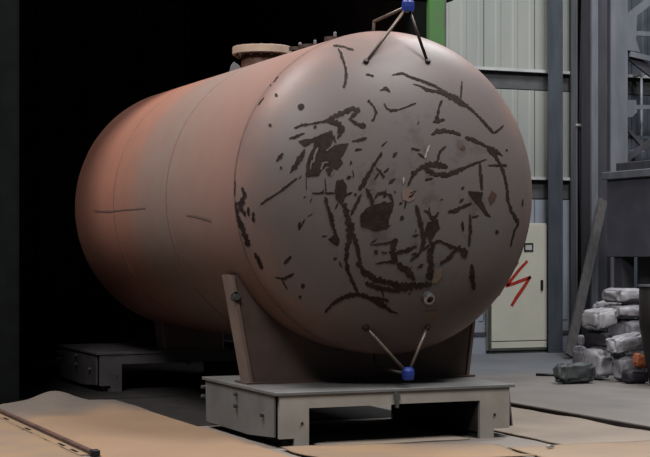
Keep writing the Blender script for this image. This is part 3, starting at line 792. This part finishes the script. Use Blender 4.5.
# --- nozzles and lugs on top of the shell
def ztop(x): return TZ + math.sqrt(TR ** 2 - (x - TX) ** 2)
mc = onX(262, 50, TX)
zt_ = onX(262, 47.5, TX).z
zn = ztop(TX)
mh = obj('manhole_neck', lathe(B(), [(.235, zn - .12), (.235, zt_ - .085)], (TX, mc.y, 0), 'Z', 40), M['neck'], tank, True)
obj('manhole_flange', lathe(B(), [(.325, zt_ - .085), (.33, zt_ - .08), (.33, zt_ - .005), (.325, zt_)], (TX, mc.y, 0), 'Z', 48), M['flange'], mh)
for k in range(16):
    a_ = 2 * math.pi * k / 16
    obj('flange_bolt', lathe(B(), [(.016, zt_ - .11), (.016, zt_ + .012)], (TX + .285 * math.cos(a_), mc.y + .285 * math.sin(a_), 0), 'Z', 6), M['bolt'], mh)
for (px, h, r) in ((296, .12, .075), (309, .10, .11), (331, .11, .07)):
    y = onX(px, 45, TX).y
    nz = obj('nozzle', lathe(B(), [(r * .6, zn - .06), (r * .6, zn + h - .03)], (TX, y, 0), 'Z', 20), M['fitting_dark'], tank, True)
    obj('nozzle_flange', lathe(B(), [(r, zn + h - .035), (r, zn + h)], (TX, y, 0), 'Z', 24), M['fitting_dark'], nz)
    obj('nozzle_stud', lathe(B(), [(.018, zn + h), (.018, zn + h + .035), (.01, zn + h + .05)], (TX + r * .4, y - r * .5, 0), 'Z', 8), M['lug'], nz)
y0_, y1_ = onX(340, 40, TX).y, onX(300, 45, TX).y
obj('vent_pipe', tube(B(), [(TX + .12, y0_ + .1, zn + .03), (TX + .12, y1_, zn + .05)], .03, 10), M['fitting_dark'], tank, True)
# lifting lug, and a small valve stub near the far end
lp = onX(236, 67, TX - .35); lz = ztop(TX - .35)
bm = B(); prism(bm, [(TX - .43, lz - .06), (TX - .27, lz + .00), (TX - .32, lz + .06), (TX - .37, lz + .09), (TX - .40, lz + .05)], lp.y, lp.y + .03)
obj('lifting_lug', bm, M['lug'], tank)
y = onX(146, 101, TX - .2).y
obj('valve_stub', lathe(B(), [(.03, ztop(TX - .2) - .04), (.03, ztop(TX - .2) + .06), (.055, ztop(TX - .2) + .06), (.055, ztop(TX - .2) + .11), (.03, ztop(TX - .2) + .13)], (TX - .2, y, 0), 'Z', 16), M['fitting_dark'], tank, True)

# --- saddles
DZ = .49
def saddle(yf, dep, low=False):
    # web plate: trapezoid cut by the shell radius
    bl, br_ = onY(251, 380, 13.62).x, onY(467, 378, 13.62).x
    mid = TX
    hb = (br_ - bl) / 2; mid = (br_ + bl) / 2
    tl, tz = onY(232, 275, 13.62).x, onY(232, 275, 13.62).z
    if low: bl, br_, tl, tz = bl + .75, br_ - .75, bl + .70, .90
    tr_ = 2 * mid - tl - .06
    R = TR + .004
    aL = math.atan2(tz - TZ, tl - TX)
    pl = [(bl, DZ + .02), (br_, DZ + .02)]
    # right horn
    zR = tz - .03
    pl.append((tr_, zR))
    xr_ = TX + math.sqrt(max(R ** 2 - (zR - TZ) ** 2, .01))
    if xr_ < tr_ - .01: pl.append((xr_, zR))
    a0 = math.atan2(zR - TZ, xr_ - TX); xl_ = TX - math.sqrt(max(R ** 2 - (tz - TZ) ** 2, .01)); a1 = -math.pi - math.atan2(-(tz - TZ), xl_ - TX) * -1
    a1 = math.atan2(tz - TZ, xl_ - TX)
    for k in range(1, 40):
        a_ = a0 + (a1 - a0) * k / 40
        pl.append((TX + R * math.cos(a_), TZ + R * math.sin(a_)))
    if xl_ > tl + .01: pl.append((xl_, tz))
    pl.append((tl, tz))
    s_ = obj('saddle', prism(B(), pl, yf, yf + .03), M['saddle'], tank)
    obj('rear_web', prism(B(), pl, yf + dep - .03, yf + dep), M['saddle'], s_)
    for (xb, xt, zt2) in ((bl, tl, tz), (br_, tr_, zR)):
        bm = B()
        th = .03
        prism(bm, [(xb - th / 2, DZ + .02), (xb + th / 2, DZ + .02), (xt + th / 2, zt2), (xt - th / 2, zt2)], yf - .02, yf + dep + .02)
        obj('side_plate', bm, M['saddle_edge'], s_)
    obj('base_plate', box(B(), bl - .06, br_ + .06, yf - .06, yf + dep + .06, DZ, DZ + .02), M['saddle'], s_)
    for k in range(1, 4):
        x = bl + (br_ - bl) * k / 4
        zc = TZ - math.sqrt(R ** 2 - (x - TX) ** 2)
        obj('rib', box(B(), x - .012, x + .012, yf + .03, yf + dep - .03, DZ + .02, zc + .005), M['saddle'], s_)
    if low: return s_
    bo = onY(235, 297, yf)
    obj('bolt', lathe(B(), [(.03, yf - .05), (.03, yf - .02), (.05, yf - .02), (.05, yf)], (bo.x, 0, bo.z), 'Y', 10), M['bolt'], s_)
    return s_
saddle(13.62, .22)
saddle(TY + TL - .14, .24, True)

# ================================================================== CART
def make_cart():
    f = 12.70
    c = thing('transfer_cart', 'grey flat steel transfer cart under the front end of the tank', 'cart', (6.14, 13.64, 0), 'carts carrying the tank')
    obj('deck', box(B(), 4.97, onY(514.5, 390, f).x, 12.685, 14.66, DZ - .03, DZ, .004), M['cart_side'], c)
    L0, L1, R0, R1 = (onY(p_, 400, f).x for p_ in (279.5, 309, 480, 509.5))
    XD = onY(514.5, 390, f).x
    zb_ = .345
    for half in (0, 1):
        xm = onY(396.5, 395, f).x
        if half == 0: poly = [(L1, zb_), (xm - .004, zb_), (xm - .004, DZ - .03), (L1, DZ - .03)]
        else: poly = [(xm + .004, zb_ + .004), (R0, zb_ + .004), (R0, DZ - .03), (xm + .004, DZ - .03)]
        obj('front_beam', prism(B(), poly, f, f + .04), M['cart'], c)
    obj('beam_bracket', prism(B(), [(xm - .03, DZ - .03), (xm + .012, DZ - .03), (xm + .03, DZ - .08), (xm + .012, zb_ - .03), (xm - .012, zb_ - .03)], f - .02, f + .012), M['bolt'], c)
    for yy in (f, 14.54):
        obj('leg', prism(B(), [(L0, .085), (L0 + .14, .085), (L0 + .14, 0), (L1, 0), (L1, DZ - .03), (L0, DZ - .03)], yy, yy + .04), M['cart'], c)
        obj('leg', prism(B(), [(R0, .0), (R0 + .145, 0), (R0 + .145, .085), (R1, .085), (R1, DZ - .03), (R0, DZ - .03)], yy, yy + .04), M['cart'], c)
    for x0, x1 in ((L1 - .16, L1), (R0, R0 + .16)):
        obj('foot_rail', box(B(), x0, x1, f + .04, 14.54, 0, .05), M['under'], c)
    obj('rear_beam', box(B(), L1, R0, 14.54, 14.58, zb_, DZ - .03), M['under'], c)
    for k in range(5):
        y = f + .3 + k * .37
        obj('cross_beam', box(B(), L0 + .02, R1 - .02, y, y + .07, DZ - .15, DZ - .03), M['under'], c)
    for x in (L1 - .06, R0 - .02):
        obj('long_beam', box(B(), x, x + .08, f + .04, 14.54, .06, DZ - .15), M['under'], c)
    # side skirts : bent plates hung on bolts
    for sg, x in ((-1, 4.995), (1, XD - .03)):
        bm = B()
        pts = [(12.76, .095), (13.4, .055), (14.58, .06), (14.60, DZ - .035), (12.76, DZ - .035)]
        prismx(bm, pts, x - .008, x + .008)
        if sg == 1:
            for v in bm.verts:
                if v.co.z < .2: v.co.x += .04
        sk = obj('side_skirt', bm, M['cart_side'], c)
        for (yy, zz_) in ((13.70, DZ - .09), (13.70, DZ - .20), (13.02, DZ - .22), (14.62, DZ - .10), (14.62, DZ - .19)):
            bo = B(); lathe(bo, [(.02, 0), (.02, .035), (.012, .04)], (x + sg * .006, yy, zz_), 'X', 10)
            if sg < 0:
                for v in bo.verts: v.co.x = 2 * x - v.co.x - .012
            obj('bolt', bo, M['bolt'], sk)
    for x, z in ((5.225, .215), (R0 + .15, .215)):
        obj('leg_bolt', lathe(B(), [(.012, f - .012), (.012, f)], (x, 0, z), 'Y', 8), M['under'], c)
    return c
cart = make_cart()
cart2 = cart.copy(); C.objects.link(cart2)
def copy_children(src, dst):
    for ch in list(src.children):
        mi = ch.matrix_parent_inverse.copy(); k = ch.copy(); C.objects.link(k); k.parent = dst; k.matrix_parent_inverse = mi
        copy_children(ch, k)
copy_children(cart, cart2)
for k in cart2.children_recursive:                # booth shade is put into this cart's colour
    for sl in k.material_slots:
        sl.link = 'OBJECT'; sl.material = M['cart_shaded']
cart2.location.y += 5.94
cart2['label'] = 'shadowed steel transfer cart inside the dark booth under the far end of the tank'

# ================================================================== FLOOR DETAILS
# left track with slots
t = thing('floor_track', 'rusty brown steel track on the floor at the lower left', 'track', (3.41, 14.8, 0), 'tracks beside the cart')
obj('track_bar', box(B(), 3.385, 3.435, 12.86, 17.4, 0, .045, .006), M['rail'], t)
obj('track_flange', box(B(), 3.30, 3.385, 12.92, 17.4, 0, .012), M['sheet_c'], t)
obj('end_stop', box(B(), 3.375, 3.45, 12.80, 12.88, 0, .06, .008), M['black'], t)
for y in (13.1, 13.55, 14.9, 15.9, 16.4):
    obj('slot', box(B(), 3.315, 3.345, y, y + .22, .012, .014), M['black'], t)
t = thing('floor_track', 'dark low steel track on the floor right of the cart', 'track', (8.72, 13, 0), 'tracks beside the cart')
obj('track_bar', box(B(), 8.70, 8.745, 9.5, 17.4, 0, .05, .006), M['rail_dark'], t)
obj('track_flange', box(B(), 8.745, 8.86, 9.5, 17.4, 0, .03), M['rail_dark'], t)

# heap of pale grit between the left track and the cart
bm = B(); nx, ny = 48, 120
x0, x1, y0, y1 = 3.46, 4.90, 11.2, 17.38
g = []
for j in range(ny + 1):
    row = []
    for i in range(nx + 1):
        x = x0 + (x1 - x0) * i / nx; y = y0 + (y1 - y0) * j / ny
        h = .03
        h += .16 * math.exp(-((x - 4.05) / .28) ** 2 - ((y - 16.9) / .45) ** 2)
        h += .07 * math.exp(-((x - 4.5) / .3) ** 2 - ((y - 16.3) / .6) ** 2)
        h += .02 * math.exp(-((x - 3.9) / .4) ** 2 - ((y - 14.3) / .9) ** 2)
        h += .018 * noise.noise(Vector((x * 1.7, y * .9, 3)))
        e = min((x - x0) / .12, (x1 - x) / .05, (y - y0) / .1, 1)
        xx = x + (.03 * noise.noise(Vector((y * 2.2, 5, 1))) if i == nx else 0)
        row.append(bm.verts.new((xx, y, max(.002, .002 + (h) * max(0, e) ** .7))))
    g.append(row)
for j in range(ny):
    for i in range(nx): bm.faces.new((g[j][i], g[j][i + 1], g[j + 1][i + 1], g[j + 1][i]))
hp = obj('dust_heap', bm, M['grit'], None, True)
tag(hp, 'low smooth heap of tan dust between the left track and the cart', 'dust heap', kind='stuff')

def sheet(label, corners, m, lift=.004, amp=.012, seed=0, n=28):
    """warped board lying on the floor; corners given on the ground"""
    P = [Vector((x, y, 0)) for x, y in corners]
    bm = B(); top = []; bot = []
    for j in range(n + 1):
        a_, b_ = P[0].lerp(P[3], j / n), P[1].lerp(P[2], j / n); r1 = []; r2 = []
        for i in range(n + 1):
            p = a_.lerp(b_, i / n)
            ed = max(abs(i / n - .5), abs(j / n - .5)) * 2
            if i in (0, n) or j in (0, n):
                p += Vector((noise.noise(p * 3.1 + Vector((seed, 0, 0))), noise.noise(p * 2.7 + Vector((0, seed, 5))), 0)) * .03
            h = lift + amp * (.5 + noise.noise(p * 1.5 + Vector((0, 0, seed)))) * (.3 + ed)
            h = max(h, lift)
            r1.append(bm.verts.new((p.x, p.y, h + .008))); r2.append(bm.verts.new((p.x, p.y, max(.0005, h - .002))))
        top.append(r1); bot.append(r2)
    for j in range(n):
        for i in range(n):
            bm.faces.new((top[j][i], top[j][i + 1], top[j + 1][i + 1], top[j + 1][i]))
            bm.faces.new((bot[j][i], bot[j + 1][i], bot[j + 1][i + 1], bot[j][i + 1]))
    for i in range(n):
        bm.faces.new((top[0][i], bot[0][i], bot[0][i + 1], top[0][i + 1])); bm.faces.new((top[n][i], top[n][i + 1], bot[n][i + 1], bot[n][i]))
        bm.faces.new((top[i][0], top[i + 1][0], bot[i + 1][0], bot[i][0])); bm.faces.new((top[i][n], bot[i][n], bot[i + 1][n], top[i + 1][n]))
    o = obj('floor_board', bm, M[m], None, True)
    return tag(o, label, 'board', 'boards laid on the floor')
gx = lambda x, y: tuple(onZ(x, y).xy)
sheet('pale dusty board on the floor right of the cart along the dark track', [(7.36, 11.86), (8.66, 11.84), (8.66, 15.3), (7.40, 15.3)], 'sheet_a', seed=1)
sheet('tan board at the bottom right in front of the pale board', [gx(548, 461), (8.66, 9.6), (8.66, 11.80), gx(508, 449.5)], 'sheet_b', seed=2)
sheet('pinkish warped board in front of the cart legs', [(4.98, 11.2), gx(536, 462), gx(496, 446.5), (5.0, 12.60)], 'sheet_c', seed=4, amp=.035)
sheet('pale pinkish board left of the rusty track at the bottom left', [(2.0, 11.6), (3.28, 11.6), (3.28, 17.2), (2.0, 17.2)], 'sheet_c', seed=6)
sheet('tan board lying under the middle of the cart', [(5.40, 12.64), (6.85, 12.64), (6.85, 14.4), (5.40, 14.4)], 'sheet_a', lift=.002, amp=.006, seed=8)
# small pale scrap
c = onZ(550, 451)
obj_ = obj('paper_scrap', prism(B(), [(c.x - .03, .03), (c.x + .03, .03), (c.x + .035, .045), (c.x, .055), (c.x - .03, .042)], c.y - .02, c.y + .02), M['fleck'])
tag(obj_, 'tiny white scrap on the tan board at the bottom right', 'scrap')

# ================================================================== SACKS AND SCRAP
def crumple(name, label, cat, m, px0, px1, py0, py1, Y0, Y1, seed, tilt=0, amp=.16, group=None, ground=False):
    """crumpled bag filling the given extents; px limits are measured on its front"""
    a_, b_ = onY(px0, py1, Y0), onY(px1, py0, Y0)
    a_.x = onY(px0, py1, Y1).x
    ext = Vector((b_.x - a_.x, Y1 - Y0, b_.z - a_.z)); ext = ext / max(ext)
    if ground: a_.z = .004
    bm = B(); bmesh.ops.create_icosphere(bm, subdivisions=4, radius=1)
    sv = Vector((seed * 3.7, seed * 1.3, seed * 2.1))
    for v in bm.verts:
        p = v.co.copy()
        q0 = p
        p = Vector([p[k] * (.35 + ext[k]) for k in range(3)])
        q = Vector([math.copysign(abs(k) ** .5, k) for k in q0])
        w = Vector((noise.noise(p * 1.3 + sv), noise.noise(p * 1.3 - sv), noise.noise(p * 1.3 + sv * 2))) * .5
        cr = abs(noise.noise((p + w) * 1.6 + sv)) * 1.1 + .35 * abs(noise.noise((p - w) * 3.4 + sv))
        dv = Vector((noise.noise(sv), noise.noise(sv * 1.7), .9 + noise.noise(sv * 2.3)))
        fold = abs(math.sin(p.dot(dv) * 4.2 + 3.2 * noise.noise(p * 1.2 + sv)))
        q *= 1 - amp * cr * 1.2 - .10 * (1 - fold) ** 2
        q.z += .22 * tilt * q.x
        v.co = q
    lo = [min(v.co[k] for v in bm.verts) for k in range(3)]; hi = [max(v.co[k] for v in bm.verts) for k in range(3)]
    gx_ = (b_.x - a_.x) * .07
    tgt = ((a_.x - gx_, b_.x + gx_), (Y0, Y1), (a_.z, b_.z))
    for v in bm.verts:
        v.co = Vector([tgt[k][0] + (v.co[k] - lo[k]) / (hi[k] - lo[k]) * (tgt[k][1] - tgt[k][0]) for k in range(3)])
    return tag(obj(name, bm, M[m], None, True), label, cat, group)
G = 'pile of crumpled sacks'
crumple('sack', 'pale crumpled sack on top of the pile under the platform', 'sack', 'sack', 599, 648, 288, 304, 18.35, 18.9, 1, group=G)
crumple('sack', 'pale flat sack second from the top of the pile', 'sack', 'sack', 600, 648, 304.1, 319, 18.32, 18.9, 2, .3, group=G)
crumple('sack', 'bluish grey shaded sack in the middle of the pile', 'sack', 'sack_grey', 605, 650, 319.1, 347, 18.32, 18.9, 3, group=G)
crumple('sack', 'dark sack at the bottom behind the slanting pale sack', 'sack', 'sack_dark', 603, 650, 347.1, 376, 18.32, 18.9, 12, group=G, ground=True)
crumple('sack', 'large pale sack slumping at the upper left of the pile', 'sack', 'sack', 579, 620, 308, 331, 17.75, 18.28, 4, .9, group=G)
crumple('sack', 'dark sack filling in for shade in the hollow at the left of the pile', 'sack', 'sack_dark', 584, 613, 331.1, 349, 17.75, 18.28, 5, group=G)  # dark body put where the pile only has a shaded gap
crumple('sack', 'pale grey sack at the foot of the pile on its left', 'sack', 'sack', 579, 616, 349.1, 378, 17.75, 18.28, 7, group=G, ground=True, amp=.26)
crumple('sack', 'pale sack lying aslant across the front right of the pile', 'sack', 'sack', 604, 648, 332, 355, 17.42, 17.72, 6, 1.6, group=G, amp=.26)
crumple('sack', 'grey sack at the foot of the pile under the slanting pale sack', 'sack', 'sack_grey', 611, 648, 355.1, 381, 17.42, 17.72, 8, group=G, ground=True)
crumple('sack', 'small pale lump of sacking at the left edge of the pile', 'sack', 'sack', 577, 585, 335, 346, 18.32, 18.44, 9, group=G)
crumple('sack', 'narrow pale folded sack between the plank foot and the pile', 'sack', 'sack_grey', 571, 590, 346.1, 374, 18.32, 18.6, 10, group=G, ground=True)
crumple('sack', 'low dark bag on the floor under the orange scrap', 'sack', 'sack_dark', 620, 650, 369, 383, 17.16, 17.40, 15, group=G, ground=True)
crumple('sack', 'slumped grey sack filling the hollow behind the slanting pale sack', 'sack', 'sack_grey', 596, 626, 331, 374, 18.92, 19.3, 21, group=G, ground=True, amp=.22)
crumple('sack', 'pale creased sack wedged behind the top two sacks of the pile', 'sack', 'sack', 590, 624, 300, 331, 18.92, 19.3, 22, .5, group=G, amp=.22)
crumple('orange_wrapper', 'orange scrap of packaging beside the dark bin', 'packaging', 'orange', 632, 648, 353, 369, 17.2, 17.34, 13, -1)
crumple('tarpaulin', 'small crumpled dark greenish tarpaulin at the foot of the leaning plank', 'tarpaulin', 'sack_green', 552, 597, 362, 379, 17.45, 17.7, 14, group=None, ground=True, amp=.26)
# thin rod on the floor
a_, b_ = onZ(536, 376), onZ(560, 376.5)
tag(obj('steel_rod', tube(B(), [(a_.x, a_.y, .02), (b_.x, b_.y, .02)], .018, 8), M['black'], None, True), 'thin black rod on the floor in front of the cabinet', 'rod')
# leaning plank
p0, p1 = onY(569, 357, 21.6), onY(603, 200, 22.5)
p0.z = .06
bm = bar(B(), p0, p1, .16, .05, up=Vector((0, -1, 0)))
tag(obj('plank', bm, M['plank']), 'long grey plank leaning against the crane column', 'plank')
# dark bin at the right edge, wider at the top
YC = 16.75
xb_, xt_ = onY(655, 380, YC).x, onY(646.5, 290, YC).x
rb = .30; cx = xb_ + rb * .95; rt = (cx - xt_) / .95
hz = onY(650, 285, YC).z
t = thing('waste_bin', 'dark brown tapered bin at the right edge in front of the sacks', 'bin', (cx, YC, 0))
obj('body', lathe(B(), [(rb, 0), (rb + (rt - rb) * .5, hz * .3), (rt, hz * .62), (rt, hz - .03)], (cx, YC, 0), 'Z', 48), M['drum'], t, True)
obj('rim', lathe(B(), [(rt + .004, hz - .03), (rt + .02, hz - .02), (rt + .015, hz), (rt - .02, hz - .004), (rt - .03, hz - .02)], (cx, YC, 0), 'Z', 48), M['steel_dark'], t)

for o in BASED:
    if '_base' in o.keys(): del o['_base']
if '_base' in cart2.keys(): del cart2['_base']
